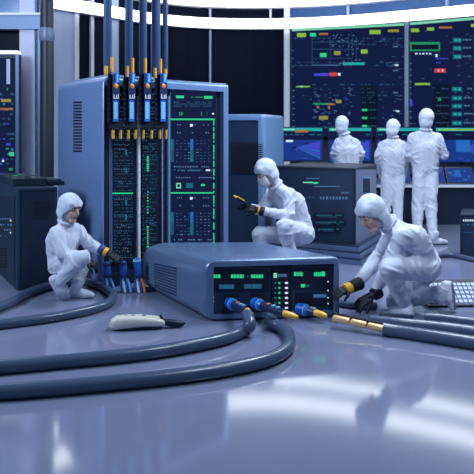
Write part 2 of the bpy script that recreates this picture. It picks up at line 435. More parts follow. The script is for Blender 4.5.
def panel(x0,x1,d,label,k):
    a=F(0,200,.61); X0=(x0-CX)/FP*d; X1=(x1-CX)/FP*d
    t=thing('console_panel',((X0+X1)/2,d,.61),label,'control panel','tilted touch panels on the control desk')
    b0=V((X0,d,.612)); b1=V((X1,d,.612)); t0=V((X0,d+.16,.86)); t1=V((X1,d+.16,.86)); bk=V((0,.10,0))
    mb=MB(); mb.hexa([b0,b1,b1+V((0,.30,0)),b0+V((0,.30,0))],[t0,t1,t1+bk,t0+bk],M['black']); mb.build('case',t)
    n=V((0,-.84,.54))*.004; mb=MB()
    def L(u,v): return b0.lerp(b1,u).lerp(t0.lerp(t1,u),v)+n
    mb.face([L(.04,.08),L(.96,.08),L(.96,.92),L(.04,.92)],G['blue'])
    n=V((0,-.84,.54))*.007
    for i in range(14):
        u=random.uniform(.06,.8); v=random.uniform(.1,.8); w=random.uniform(.04,.14); h=random.uniform(.03,.12)
        mb.face([L(u,v),L(u+w,v),L(u+w,v+h),L(u,v+h)],random.choice([G['sky'],G['tealdim'],G['text'],G['amber'] if i==k else G['sky']]))
    mb.face([L(.3,.4),L(.55,.4),L(.5,.8),L(.34,.8)],G['sky'])
    mb.build('screen',t)
panel(433,446,10.0,'small tilted blue panel beside the tallest standing person on the desk',3)
panel(447.5,476,10.0,'wide tilted blue panel at the right end of the desk',99)
panel(398,411,10.0,'small tilted panel on the desk between the two right standing persons',5)

# ------------------------------------------------------------------ tall server tower
TA=F(103,290); TB=F(230,263); TD=V((-1.967,7.1,0)); TC=TB+(TD-TA)
t=thing('server_tower',((TA+TC)/2).xy.to_3d(),'tall blue-grey server tower with a glowing green rack front behind the hanging cables','server')
Q=[(p.x,p.y) for p in (TA,TB,TC,TD)]; ZT=1.965
shell('housing',Q,0,ZT,dict(vA=.03,vB=.05,vC=.05,vD=.05,tAB=.045,tAD=.09,tBC=.05,tCD=.06),[M['shell'],M['black']],t,recess=(.048,.06))
n=Plane(Q[0],Q[1]).n
mb=MB(); a=V((Q[3][0],Q[3][1],0)); b=V((Q[0][0],Q[0][1],0)); u=(b-a); inn=(TB-TA).normalized()
c0=a+u*.12+inn*.10; c1=a+u*.93+inn*.10; c2=c1+inn*.55; c3=c0+inn*.55
mb.hexa([p+V((0,0,ZT-.002)) for p in (c0,c1,c2,c3)],[p+V((0,0,ZT+.022)) for p in (c0+u*.02,c1-u*.02,c2-u*.02,c3+u*.02)],M['shell2']); mb.build('top_lid',t)
# vent slots on the left side
SP=Plane(Q[3],Q[0]); mb=MB()
for i in range(17):
    y=101.5+i*3.05; SP.slab(mb,73,y,81.5,y+1.75,-.012,.0035,M['slot'])
mb.build('vent_slots',t)
T=Plane(Q[0],Q[1],-.055)
K0=Plane(Q[0],Q[1],0); mb=MB(); K0.slab(mb,104.6,86,109.6,283,-.01,.004,M['black']); mb.build('dark_gap_strip',t); mb=MB()  # black strip laid over the frame to imitate the dark gap beside the rack
a=V((*Q[0],0)); b=V((*Q[1],0)); w=b-a
mb.hexa([a+w*.03+n*.005+V((0,0,.012)),a+w*.97+n*.005+V((0,0,.012)),a+w*.97+V((0,0,.012)),a+w*.03+V((0,0,.012))],[a+w*.03+n*.005+V((0,0,.13)),a+w*.97+n*.005+V((0,0,.13)),a+w*.97-n*.03+V((0,0,.13)),a+w*.03-n*.03+V((0,0,.13))],M['black']); mb.build('kick_plate',t)
def rack(x0,x1,y0,y1):
    mb=MB(); T.slab(mb,x0,y0,x1,y1,0,.02,M['slate']); y=y0+2
    while y<y1-3:
        h=random.choice((2.4,3.2,4.2)); 
        T.slab(mb,x0+.6,y,x1-.6,y+h-.6,.02,.026,M['black'])
        T.glyphs(mb,x0+1.2,x1-1.5,y+.4,1.0,G['textdim'],(.6,2.2),.8,.35,.029)
        if random.random()<.5: T.glyphs(mb,x0+2,x1-4,y+1.4,.8,random.choice([G['tealdim'],G['text'],G['textdim']]),(.6,1.4),1.2,.5,.030)
        y+=h
    return mb
mb=rack(112.5,134.5,92,262); T.quad(mb,112.5,192.6,133,194,G['green'],.032)
T.slab(mb,110.6,92,112.4,262,0,.03,M['hoseblue']); T.quad(mb,111.2,150,111.9,262,G['tealdim'],.032)
for y in (150,168,200,215): T.quad(mb,125,y,127,y+5,G['tealdim'],.031)
mb.build('rack_panel',t)
mb=rack(141.5,158,92,254)
for y in list(range(156,172,2))+list(range(191,213,3))+list(range(226,248,2)):
    w=random.uniform(.7,2.6); T.quad(mb,147.2-w/2+.6,y,147.2+w/2+.6,y+1.5,G['green'] if random.random()<.8 else G['greendim'],.032)
mb.build('rack_panel',t)
for (x,w,m) in ((138.5,1.9,M['white']),(162.2,.9,M['shell2']),(168.4,1.6,M['side'])):
    a=T.at(x,96,.055); bb=T.at(x,258,.055); r=w/FP*a.y
    mb=MB(); mb.tube([V((a.x,a.y,bb.z)),a],r,m,12); mb.build('rail',t,sm=40)
mb=MB(); T.slab(mb,170.2,88,216.5,248,0,.015,M['slate'])
T.quad(mb,170.6,89,216,247,G['scr2'],.018)
def module(y):
    T.quad(mb,176,y+2.5,184,y+5.2,G['green'],.021); T.glyphs(mb,189,203,y+3.6,1.2,G['greendim'],(1,2.4),.5,.1,.021); T.quad(mb,204,y+3,212.5,y+5.8,G['green'],.021)
    for r in range(3): T.glyphs(mb,174,212,y+8.5+r*2,1.1,G['textdim'],(.8,2.6),.6,.2,.021)
def body(y,y2):
    for (x,w) in ((177,3),(192,1.6),(203,4)):
        for r in (4,12): T.glyphs(mb,x,x+w+2,y+r,1.5,G['text'],(.9,1.4),1.2,.1,.022)
    T.quad(mb,190,y+4,192.6,y+6.6,G['white'],.023)
    for x in (170.6,190.2): 
        T.quad(mb,x,y+19,x+3.2,y+42,G['tealdim'] if x>180 else G['textdim'],.022)
        T.quad(mb,x+.4,y+19,x+2.8,y+30,G['tealdim'] if x<180 else G['sky'],.0225)
    for x in range(176,212,4):
        if abs(x-191)<3: continue
        for yy in range(int(y)+20,int(y)+42,3):
            if random.random()<.75: T.quad(mb,x,yy,x+random.uniform(1,3),yy+1,G['text'] if random.random()<.25 else G['textdim'],.021)
    for yy in (y+46,y+49): T.glyphs(mb,174,212,yy,1.4,G['text'] if yy<y+47 else G['textdim'],(.8,2),.9,.2,.021)
module(93)
for r in (0,1): T.glyphs(mb,177+r*24,183+r*24,112,3.6,G['greendim'],(.8,1.6),.6,.2,.021)
T.quad(mb,212,113,214,114.5,G['white'],.022)
T.quad(mb,170.4,118.6,214.6,120.1,G['green'],.024); body(120,170)
for yy in (170,177): T.glyphs(mb,176,214,yy,1.2,G['text'],(.7,1.8),.8,.3,.021)
T.quad(mb,206,169.4,210,171,G['white'],.022)
T.quad(mb,176.2,183,181,188.5,G['mint'],.022); T.quad(mb,177.4,184.2,179.9,187.2,G['scr2'],.0235); T.quad(mb,186,183,193,188,G['tealdim'],.021); T.quad(mb,201,184,205,186,G['green'],.022)
T.quad(mb,170.4,192.2,213.6,193.6,G['green'],.024); body(193,246)
y=120
while y<246:
    h=random.uniform(1.5,9); T.quad(mb,213.2,y,214.4,y+h,G['green'],.024); y+=h+random.uniform(.6,4)
T.quad(mb,169.9,92,170.7,247,G['tealdim'],.022)
mb.build('display',t)

# ------------------------------------------------------------------ second tower (behind the squatting worker)
N=F(265,250); L=V((-.55,8.1,0)); Rr=V((.665,9.2,0)); Bk=L+Rr-N
t=thing('server_cabinet',((N+Bk)/2).xy.to_3d(),'shorter blue server cabinet with a vent grille, right of the tall server tower','server')
Q=[(p.x,p.y) for p in (L,N,Rr,Bk)]
shell('housing',Q,0,1.645,dict(vB=.05,vA=.04,vC=.05,tAB=.04,tBC=.06,v=.04),[M['side'],M['slate']],t,recess=(.035,.012))
S=Plane(Q[0],Q[1],-.010); mb=MB()
S.slab(mb,231,142,263,174,0,.006,M['charcoal'])
for i in range(15): S.slab(mb,233,144+i*2,262,145+i*2,.006,.012,M['slot'])
mb.build('vent_grille',t)

# ------------------------------------------------------------------ control cabinet on the stepped plinth
N=V((1.29,7.1,0)); L=V((.45,7.55,0)); Rr=V((1.70,7.9,0)); Bk=L+Rr-N
cen=(N+Bk)/2
t=thing('control_cabinet',(cen.x,cen.y,0),'low dark control cabinet with small readouts on a stepped plinth, behind the kneeling worker','cabinet')
Q0=[L,N,Rr,Bk]
def sc(k): return [((p-cen)*k+cen) for p in Q0]
mb=MB()
for i,(k_,za,zb) in enumerate(((1.22,0,.07),(1.17,.07,.135),(1.12,.135,.20))):
    q=sc(k_); q2=sc(k_-.025)
    mb.hexa([V((p.x,p.y,za)) for p in q],[V((p.x,p.y,zb-.015)) for p in q],M['unit'])
    mb.hexa([V((p.x,p.y,zb-.015)) for p in q2],[V((p.x,p.y,zb)) for p in q2],M['charcoal2'])
mb.build('plinth',t)
Q=[(p.x,p.y) for p in Q0]
shell('housing',Q,.20,1.04,dict(vB=.012,vA=.012,vC=.012,t=.012),[M['charcoal'],M['slate']],t,recess=(.012,.006))
S=Plane(Q[0],Q[1],-.005); mb=MB()
S.quad(mb,303,181.8,313,183,G['mint'],.004); S.quad(mb,306,178,319,179,G['text'],.004); S.quad(mb,313.5,182,318,184,G['green'],.004); S.quad(mb,308,181.3,312,184.8,G['textdim'],.0035)
S.quad(mb,314,186,340,186.9,G['text'],.004); S.glyphs(mb,341,349,192,1.5,G['text'],(1,2),.4,.1,.004)
S.glyphs(mb,320,349,196.5,3,G['text'],(1.2,2),1.6,.05,.004); S.glyphs(mb,290,318,196.5,2,G['textdim'],(1.2,2),1.6,.15,.004)
for (x0,y0,x1,y1) in ((314,213,344,218),(314,220,346,225.5),(316,227,341,233)):
    S.slab(mb,x0,y0,x1,y1,0,.006,M['black']); S.glyphs(mb,x0+2,x1-2,y0+1.6,1.3,G['tealdim'],(1,2.6),.7,.1,.009); S.glyphs(mb,x0+2,x1-6,y0+3.4,1,G['textdim'],(1,2.6),.7,.2,.009)
mb.build('readout_panel',t)
S=Plane(Q[1],Q[2]); mb=MB(); S.slab(mb,356.2,169.5,376.2,243.5,0,.004,M['greyside']); mb.build('side_panel',t)
S=Plane(Q[1],Q[2],.004); mb=MB(); S.slab(mb,361.5,176.5,372,194.5,0,.006,M['side']); S.slab(mb,363.5,178.5,370,192.5,.006,.010,M['slot'])
for i in range(5): S.slab(mb,363.8,180+i*2.5,369.7,181+i*2.5,.010,.014,M['charcoal2'])
mb.build('side_vent',t)

# ------------------------------------------------------------------ low cabinet at left with equipment on top
N=V((-2.0,5.91,0)); Rr=V((-1.655,6.0,0)); L=V((-2.62,6.98,0)); Bk=Rr+L-N; cen=(N+Bk)/2
t=thing('equipment_cabinet',(cen.x,cen.y,0),'dark charcoal equipment cabinet at the left edge behind the squatting worker','cabinet')
Q=[(p.x,p.y) for p in (N,Rr,Bk,L)]; ZC=.937
shell('housing',Q,0,ZC,dict(vA=.012,vB=.012,t=.012),[M['charcoal2'],M['charcoal']],t,recess=(.014,.005))
S=Plane(Q[0],Q[1],-.004); mb=MB()
for i in range(8): S.slab(mb,32+i*.1,201+i*2.3,49.5,202.2+i*2.3,0,.006,M['slot'])
mb.build('vent_grille',t)
S=Plane(Q[3],Q[0],0.002); mb=MB(); S.slab(mb,-30,196,14.5,284,0,.004,M['charcoal'])
for y in (218,224,229,235): S.glyphs(mb,-6,12,y,1.6,G['text'],(.8,1.8),1.4,.3,.007)
for y in (220,232): S.glyphs(mb,0,12,y,1.4,G['white'],(.7,1.2),2.4,.45,.008)
for i in range(7): S.slab(mb,-12,248+i*3,6,249.8+i*3,.004,.008,M['slot'])
mb.build('readout_panel',t)
mb=MB(); S=Plane(Q[0],Q[1],0); 
tt=thing('equipment_tray',(-2.1,6.45,ZC),'low black device with green lights lying on the left equipment cabinet','device')
ax=((Rr-N).normalized(),(L-N).normalized(),V((0,0,1)))
mb=MB(); mb.box((-2.14,6.43,ZC+.035),(.15,.40,.034),M['charcoal'],ax); mb.build('case',tt)
for i in range(7):
    mb=MB(); c=V((-2.14,6.43,ZC+.072))+ax[0]*random.uniform(-.11,.11)+ax[1]*random.uniform(-.34,.34)
    mb.box(c,(.022,.03,.004),random.choice([G['tealdim'],M['slot'],M['greyside'],G['greendim']]),ax); mb.build('control_key',tt)
tt=thing('equipment_tray',(-1.83,6.3,ZC),'flat black slab with a raised rim at the right end of the left cabinet top','device')
mb=MB(); mb.box((-1.83,6.36,ZC+.02),(.075,.24,.019),M['black'],ax); mb.box((-1.83,6.36,ZC+.045),(.06,.18,.006),M['charcoal2'],ax); mb.build('case',tt)

# ------------------------------------------------------------------ central unit
UA=F(202.5,322); UB=F(341,317); UD=F(139.5,287); UC=UB+(UD-UA)*.92+V((-.05,0,0))
t=thing('server_unit',((UA+UC)/2).xy.to_3d(),'large rounded slate-blue server unit on the floor with blue cables plugged in front','server')
Q=[(p.x,p.y) for p in (UA,UB,UC,UD)]; ZU=.475
shell('housing',Q,.012,[ZU,ZU,.425,.425],dict(tAD=.15,bAD=.10,tBC=.05,bBC=.03,vA=.06,vB=.03,vD=.10,vC=.10,tAB=.03,bAB=.012,tCD=.12),[M['unit'],M['black']],t,recess=(.026,.045),seg=10)
S=Plane(Q[3],Q[0],0); mb=MB()
for i in range(10):
    a0=S.at(154,263.5+i*2.5,.0045); a1=S.at(176,268+i*3.0,.0045); dz=V((0,0,-.0085)); k_=S.n*-.02
    mb.hexa([a0+dz,a1+dz,a1+dz+k_,a0+dz+k_],[a0,a1,a1+k_,a0+k_],M['charcoal2'])
mb.build('vent_slots',t)
U=Plane(Q[0],Q[1],-.043)
def row(mb,x0,x1,y,h,m,**k): U.glyphs(mb,x0,x1,y,h,m,**k)
mb=MB(); U.slab(mb,212,266.5,270.5,314,0,.012,M['slate']); 
U.slab(mb,213.5,270,269,280,.012,.017,M['black']); U.slab(mb,213.5,282,269,291,.012,.017,M['black'])
for (x0,x1) in ((213,225),(231,244),(251,264)): row(mb,x0,x1,274.5,3.6,G['green'],w=(1.2,2.6),gap=.5,off=.019)
row(mb,245,249,276,1,G['text'],off=.019)
U.quad(mb,219,284.4,234,289,G['textdim'],.019); row(mb,221,233,285.4,2.6,G['tealdim'],off=.021); U.quad(mb,244,284,262,288.6,G['textdim'],.019); row(mb,247,260,285,2.6,G['tealdim'],off=.021)
for y in (297,301,305): row(mb,211.8,214,y,1.2,G['white'],w=(.6,.9),off=.019)
for x in (224,250): U.slab(mb,x,294,x+15,309,.012,.016,M['slot'])
mb.build('port_panel',t)
mb=MB(); U.slab(mb,271.5,266,290.5,313,0,.010,M['black'])
U.quad(mb,273.5,273,277,278,G['mint'],.013); row(mb,278,287,274,3,G['text'],off=.013)
for y in range(282,308,5):
    for x,m in ((274.5,'tealdim'),(278.5,'green'),(285,'white')):
        U.quad(mb,x,y,x+(3 if x>280 else 1.8),y+1.9,G[m],.013)
mb.build('indicator_panel',t)
mb=MB(); U.slab(mb,291.5,265.5,335,311.5,0,.012,M['slate']); U.slab(mb,293,268,333.5,289,.012,.016,M['black'])
row(mb,294,303,272,4,G['green'],w=(1.2,2.4),gap=.5,off=.019); U.quad(mb,314,272,325,276.5,G['greendim'],.018); row(mb,314,322,272.4,3.4,G['green'],w=(1,2),gap=.6,off=.020); U.quad(mb,321.5,271.6,325,276,G['green'],.0205)
U.quad(mb,301,284,305,287.5,G['green'],.019); row(mb,306,312,284.5,2.6,G['tealdim'],off=.019)
U.slab(mb,295,293,332,306,.012,.016,M['black']); U.quad(mb,313,294,327,298,G['textdim'],.018); row(mb,314,326,294.8,2,G['text'],off=.019)
for y in (281,290,297,303): U.quad(mb,327.5,y,328.6,y+1.2,G['white'],.019)
U.slab(mb,296,300,312,308.5,.012,.0165,M['slot'])
mb.build('display_panel',t)

# ------------------------------------------------------------------ small boxes at right
Bx=Plane((0,7.4),(1,7.4)); a=Bx.at(468,257)
t=thing('equipment_case',(a.x+.1,7.55,0),'small dark case with white readouts standing at the right edge','case')
x0=Bx.at(460,257).x; q=[(x0,7.4),(x0+.55,7.40),(x0+.75,7.85),(x0*7.86/7.4+.02,7.86)]
shell('housing',q,0,.50,dict(v=.015,t=.015),[M['charcoal'],M['slate']],t,recess=(.02,.006))
S=Plane(q[0],q[1],-.004); mb=MB(); S.glyphs(mb,463,480,219.5,1.8,G['white'],(1,2.2),.8,.1,.005); S.glyphs(mb,463,480,224,1.2,G['text'],(1,2),1,.3,.005); S.quad(mb,463,232,486,233,G['textdim'],.004); mb.build('readout_panel',t)

def keyboard():
    b0=F(428,306.5,.01); b1=b0+V((.66,.02,0)); t0=V((b0.x+.06,5.80,.115)); t1=t0+V((.66,.02,0))
    t=thing('keypad_console',((b0+b1)/2).xy.to_3d(),'wedge-shaped keyboard with rows of pale keys behind the kneeling worker\'s raised boot','keyboard')
    bk=V((0,.05,0))
    mb=MB(); g=lambda p:V((p.x,p.y,0.0)); 
    mb.hexa([g(b0),g(b1),g(t1)+bk,g(t0)+bk],[b0+V((0,0,.008)),b1+V((0,0,.008)),t1+bk,t0+bk],M['charcoal']); mb.build('case',t)
    n=((b1-b0).cross(t0-b0)).normalized(); mb=MB()
    def Lp(u,v,o): return b0.lerp(b1,u).lerp(t0.lerp(t1,u),v)+V((0,0,.006))+n*o
    nu,nv=15,5
    for i in range(nu):
        for j in range(nv):
            u0=.03+i*.94/nu; u1=u0+.94/nu*.84; v0=.06+j*.84/nv; v1=v0+.84/nv*.8
            mb.hexa([Lp(u0,v0,0),Lp(u1,v0,0),Lp(u1,v1,0),Lp(u0,v1,0)],[Lp(u0+.004,v0+.02,.012),Lp(u1-.004,v0+.02,.012),Lp(u1-.004,v1-.02,.012),Lp(u0+.004,v1-.02,.012)],M['keys'])
    mb.build('keys',t)
keyboard()

# handheld device on the floor
a=F(109,332); b=F(165,330)
t=thing('handheld_meter',((a+b)/2).xy.to_3d(),'ivory handheld meter with a black plug lying on the floor in front','meter')
u=(b-a).normalized(); s_=V((-u.y,u.x,0)); Lm=(b-a).length
def dev(prof,m,name,r=1.0,par=None):
    mb=MB(); R=[]
    for (x,zb,zt,w) in prof:
        c=a+u*(x*Lm); ring=[]
        for j in range(20):
            q=2*math.pi*j/20; cx=math.copysign(abs(math.cos(q))**.6,math.cos(q)); cz=math.copysign(abs(math.sin(q))**.6,math.sin(q))
            ring.append(c+s_*(w*cx+.05)+V((0,0,(zb+zt)/2+cz*(zt-zb)/2)))
        R.append(ring)
    mb.rings(R,m); return mb.build(name,t,par,sm=50)
body_=dev([(0,.028,.05,.02),(.03,.012,.075,.045),(.12,.004,.098,.058),(.3,.012,.104,.062),(.6,.022,.098,.062),(.85,.020,.084,.056),(.96,.022,.066,.046),(1.0,.03,.055,.03)],M['device'],'body')
dev([(.14,.002,.03,.05),(.3,.0,.03,.054),(.6,.0,.035,.05),(.85,.0,.04,.045),(.95,.01,.035,.03)],M['charcoal'],'underside')
for x in (.30,.42,.62):
    mb=MB(); mb.ell(a+u*(x*Lm)+s_*.05+V((0,0,.101)),(u*.016,s_*.014,V((0,0,.006))),M['greyside'],12,6); mb.build('button',t,sm=40)
mb=MB(); mb.tube([b+u*-.03+s_*.05+V((0,0,.05)),b+u*.02+s_*.05+V((0,0,.04)),b+u*.07+s_*.05+V((0,0,.03)),b+u*.125+s_*.045+V((0,0,.028)),b+u*.15+s_*.045+V((0,0,.03))],[.02,.026,.03,.022,.006],M['black'],14); mb.tube([b+u*-.02+s_*.05+V((0,0,.06)),b+u*-.035+s_*.05+V((0,0,.10))],[.012,.008],M['black'],10); mb.build('plug',t,sm=50)

# ------------------------------------------------------------------ cables on the floor
def hosepath(pts,r,n=10):
    return spline([F(x,y,(z if z is not None else r)) for (x,y,z) in pts],n)
def cable(name,pts3,r,label,cat='cable',group=None,m=None):
    mb=MB(); mb.tube(pts3,r,m or M['hose'],16); o=mb.build(name,sm=60); return tag(o,label,cat,group)
R1=.043
z=None
cable('floor_hose',hosepath([(-70,330,z),(-30,318,z),(0,307,z),(14,301,z),(27,293.5,z),(45,287,z),(66,283,z),(84,281.5,z),(98,285,z),(110,292,z),(112.5,299,z),(102,306,z),(80,312,z),(50,317.5,z),(20,321.5,z),(0,324,z),(-40,328,z),(-90,333,z)],.038),.038,'grey-blue floor hose looping round the squatting worker at left','hose')
def conn_axis(mb,a,b,r0,r1,m,seg=14): mb.tube([a,a.lerp(b,.1),a.lerp(b,.9),b],[r0*.8,r0,r1,r1*.8],m,seg)
def plug_cable(name,sock,mid,tip,hose,rh,label):
    # plug seated in the unit's socket; dark sleeve; gold tip; optional thick hose leaving below
    t=thing(name,(sock.x,sock.y,0),label,'cable','cables plugged into the front of the central unit')
    d=(mid-sock).normalized()
    mb=MB(); mb.tube([sock-d*.02,sock,sock+d*.045,sock+d*.075,sock+d*.09],[.040,.042,.042,.034,.030],M['plug'],18)
    for k_ in range(4): mb.tube([sock+d*(.01+k_*.014),sock+d*(.017+k_*.014)],[.045,.045],M['cyan'] if k_==3 else M['plug'],18)
    mb.build('plug',t,sm=40)
    mb=MB(); mb.tube([sock+d*.07,sock+d*.10,mid],[.030,.033,.028],M['plugd'],16)
    sd=V((d.y,-d.x,0)).normalized()
    for q in (.25,.5,.72):
        c=(sock+d*.1).lerp(mid,q); mb.box(c+V((0,0,.030)),(.012,.014,.004),M['orange'] if q<.4 else M['cyan'],(d,sd,d.cross(sd)))
    mb.build('sleeve',t,sm=40)
    e=(tip-mid).normalized(); mb=MB(); mb.tube([mid-e*.01,mid+e*.005,tip-e*.03,tip],[.022,.026,.022,.012],M['gold'],14); mb.build('ferrule',t,sm=40)
    if hose:
        mb=MB(); mb.tube(hose,rh,M['hose'],18); mb.build('hose',t,sm=60)
def U0(px,py,o): return U.at(px,py,o)
s1=U0(230,303,.03); m1=U0(247,311,.34); t1=U0(253,318,.40)
h1=spline([m1+V((0,0,-.02)),F(250,325,.09),F(243,331,R1),F(226,338,R1),F(200,344,R1),F(160,351,R1),F(110,357,R1),F(60,361.5,R1),F(0,367,R1),F(-60,371,R1),F(-140,376,R1)],10)
plug_cable('power_cable',s1,m1,t1,h1,R1,'cable in the leftmost port of the central unit, its grey hose sweeping off left')
s2=U0(255.5,303,.03); m2=U0(272,311,.30); t2=U0(298,317.5,.36)
h2=spline([m2+V((0,0,-.03)),F(270,322,.06),F(281,327,R1),F(289,336,R1),F(287,348,R1),F(272,358,R1),F(248,365,R1),F(215,371,R1),F(170,377,R1),F(110,383,R1),F(40,389,R1),F(-60,396,R1)],10)
plug_cable('power_cable',s2,U0(284,313.5,.32),t2,None,R1,'cable in the middle port of the central unit, ending in a gold tip')
s3=U0(300,308.5,.03); plug_cable('power_cable',s3,U0(315,312.5,.14),U0(327,316,.20),None,R1,'cable in the right port of the central unit, flat blue plug and gold tip')
cable('floor_hose',h2,R1,'grey floor hose curling in a tight bend below the central unit','hose')

# cable with bare copper conductors that the kneeling worker holds
p0=F(333,318,.075); p1=F(384,329,.05)
t=thing('stripped_cable',(p1.x,p1.y,0),'thick cable with bare copper segments under the kneeling worker\'s gloves','cable')
mb=MB(); dv=(p1-p0)
for i,(q0,q1) in enumerate(((0,.33),(.36,.66),(.69,1.0))):
    mb.tube([p0+dv*q0,p0+dv*(q0+.02),p0+dv*(q1-.02),p0+dv*q1],[.018,.026,.026,.024],M['copper'],12)
    mb.tube([p0+dv*q0+V((0,.03,.022)),p0+dv*q1+V((0,.03,.022))],.016,M['glove'],10)
mb.build('conductor',t,sm=40)
mb=MB(); mb.tube(spline([p1-dv*.02,F(400,331.5,R1),F(430,336,R1),F(474,343,R1),F(540,354,R1),F(620,368,R1)]),.046,M['hose'],18); mb.build('hose',t,sm=60)
cable('floor_hose',spline([F(371,320.5,.045),F(385,322,.045),F(400,323.7,.045),F(430,326.5,.045),F(474,332,.045),F(540,341,.045),F(620,352,.045)]),.045,'dark floor hose running right, directly behind the stripped copper cable','hose')
cable('floor_hose',spline([F(424,316.5,.035),F(440,318,.035),F(474,322,.035),F(540,329,.035),F(600,336,.035)]),.034,'thin floor hose at right in front of the keyboard','hose')
cable('floor_hose',spline([F(339,303,.03),F(352,305,.03),F(366,306,.03),F(376,305.5,.03)]),.030,'short dark floor hose beside the right end of the central unit','hose')
cable('floor_hose',spline([F(425,262,.03),F(436,256.5,.03),F(452,255,.03),F(475,259.5,.03),F(510,263,.03)]),.028,'thin floor hose in front of the small dark case at the right edge','hose')

# ------------------------------------------------------------------ hanging cables in front of the tower
H=Plane((TA.x,TA.y),(TB.x,TB.y),.10)
def hang(hoses,ferr,cx,pins,label):
    a=H.at(cx,100); t=thing('hanging_cable',(a.x,a.y,a.z-.3),label,'cable','cables hanging from the ceiling in front of the tower')
    for (x,w,ye) in hoses:
        p=H.at(x,ye); r=w/FP*p.y/2
        mb=MB(); mb.tube([p,p+V((0,0,.01)),V((p.x,p.y,3.0)),V((p.x,p.y,4.2))],[r*.85,r,r,r],M['hoseblue'],16); mb.build('hose',t,sm=50)
    for (x,y0,y1) in ferr:
        p=H.at(x,y1,.035); q=H.at(x,y0,.035); mb=MB(); mb.tube([p,q],.0165,M['gold'],12); mb.build('ferrule',t,sm=50)
    # black sleeve
    mb=MB()
    def sl(x0,x1,y0,y1,o0,o1,m,tp=1.0):
        b=[H.at(x0,y1,o1),H.at(x1,y1,o1),H.at(x1,y1,o0),H.at(x0,y1,o0)]; T_=[H.at(x0+(1-tp)*2,y0,o1),H.at(x1-(1-tp)*2,y0,o1),H.at(x1-(1-tp)*2,y0,o0),H.at(x0+(1-tp)*2,y0,o0)]
        mb.hexa(b,T_,m)
    sl(cx-9,cx+3,82,124,-.03,.02,M['glove']); sl(cx-7.5,cx+4.5,122,128.5,-.025,.025,M['glove']); sl(cx-9.5,cx-2,74,84,-.03,.02,M['glove'],.2)
    for y in range(88,120,5): sl(cx-8.2,cx-6.2,y,y+2.2,.02,.026,M['charcoal2'])
    mb.build('sleeve',t)
    mb=MB(); sl(cx-3.2,cx+3.4,73,83,-.01,.05,M['plug']); sl(cx-3.6,cx+3.6,83,100,-.01,.055,M['plugd']); sl(cx-3,cx+2.4,99,121.5,-.01,.05,M['plug'])
    H.quad(mb,cx-2.6,74,cx-.6,82,M['plugd'],.052); H.quad(mb,cx+.6,74,cx+2.4,82,M['cyan'],.052)
    mb.build('plug',t)
    mb=MB(); c=H.at(cx,86,.056); sx=H.u*.026; mb.ell(c,(sx,V((0,0,.026)),H.n*.008),M['orange'],14,6); c2=c+H.u*.008+V((0,0,-.004)); mb.ell(c2,(sx*.5,V((0,0,.012)),H.n*.011),M['band'],12,6); mb.build('emblem',t,sm=40)
    mb=MB(); H.quad(mb,cx-2.3,102,cx+1.7,119,M['cyan'],.053); H.quad(mb,cx-2.3,94.5,cx-1.5,98.5,M['whitemark'],.057); H.quad(mb,cx-2.3,97.7,cx-.3,98.5,M['whitemark'],.0572); H.quad(mb,cx+.3,95,cx+1.0,98.5,M['whitemark'],.057); H.quad(mb,cx+2.0,94,cx+2.7,98.5,M['whitemark'],.057); H.quad(mb,cx+.3,97.8,cx+2.6,98.5,M['whitemark'],.0572)
    mb.build('label_plate',t)
    for x in pins:
        p=H.at(x,139,.0); q=H.at(x,127,.0); mb=MB(); mb.tube([p,p.lerp(q,.1),q],[.009,.0135,.0135],M['gold'],12); mb.build('pin',t,sm=50)
        mb=MB(); mb.tube([H.at(x,129.5,0),H.at(x,120,0)],.019,M['glove'],12); mb.build('pin_collar',t,sm=50)
hang([(107.6,8.6,73)],[(106,66,74.5),(111.5,57,72)],116,[113,120.5],'hanging cable nearest the tower\'s left corner, blue connector with orange emblem')
hang([(129,8.2,74)],[(127,66,77),(132.4,58,73)],132,[128.3,135.3],'second hanging cable from the tower\'s left corner, with two gold ferrules')
hang([(143,8.0,74)],[(145,58,73)],147.6,[143.2,151.5],'third hanging cable from the tower\'s left corner, with a single gold ferrule')
hang([(156,9,75),(165.3,5.4,74)],[(155,68,78),(160.3,59,73),(165.4,69,77)],163.6,[159.8,166],'rightmost hanging cable, made of one thick and one thin blue hose')

# patch plugs on the floor at the tower's foot
def patch(px,ytop,label,k_):
    d=5.80; b=F(px,292.5); t=thing('patch_plug',(b.x,b.y,0),label,'plug','blue plugs standing at the foot of the server tower')
    d=b.y; top=P(px-1,ytop,d); mid=P(px,276,d)
    mb=MB(); mb.tube([mid-V((0,0,.01)),mid,top-V((0,0,.02)),top],[.026,.036,.032,.022],M['plugmid'],14); mb.build('body',t,sm=40)
    mb=MB(); mb.tube([mid+V((0,0,-.012)),mid+V((0,0,.014))],[.039,.039],M['plugd'],14); mb.build('ring',t,sm=40); mb=MB(); mb.tube([top-V((0,0,.03)),top-V((0,0,.012))],[.036,.036],M['cyan'] if k_==2 else M['plugd'],14); mb.build('ring',t,sm=40)
    for i in range(4):
        e=V((b.x+(i-1.3)*.026+.02,b.y-.02*(i%2),.006)); s0=mid+V(((i-1.5)*.013,0,-.01))
        mb=MB(); mb.tube(spline([s0,s0.lerp(e,.5)+V(((i-1.5)*.006,0,.0)),e],5),.0115,(M['plug'],M['whitemark'],M['plug'],M['orange'] if k_==2 else M['cyan'])[i],10); mb.build('lead',t,sm=50)
patch(107.5,262,'blue plug with splayed leads nearest the squatting worker\'s knee',0)
patch(124,261,'blue plug with splayed leads under the worker\'s pointing glove',1)
patch(138,258,'blue plug with an orange lead between the tower and the central unit',2)

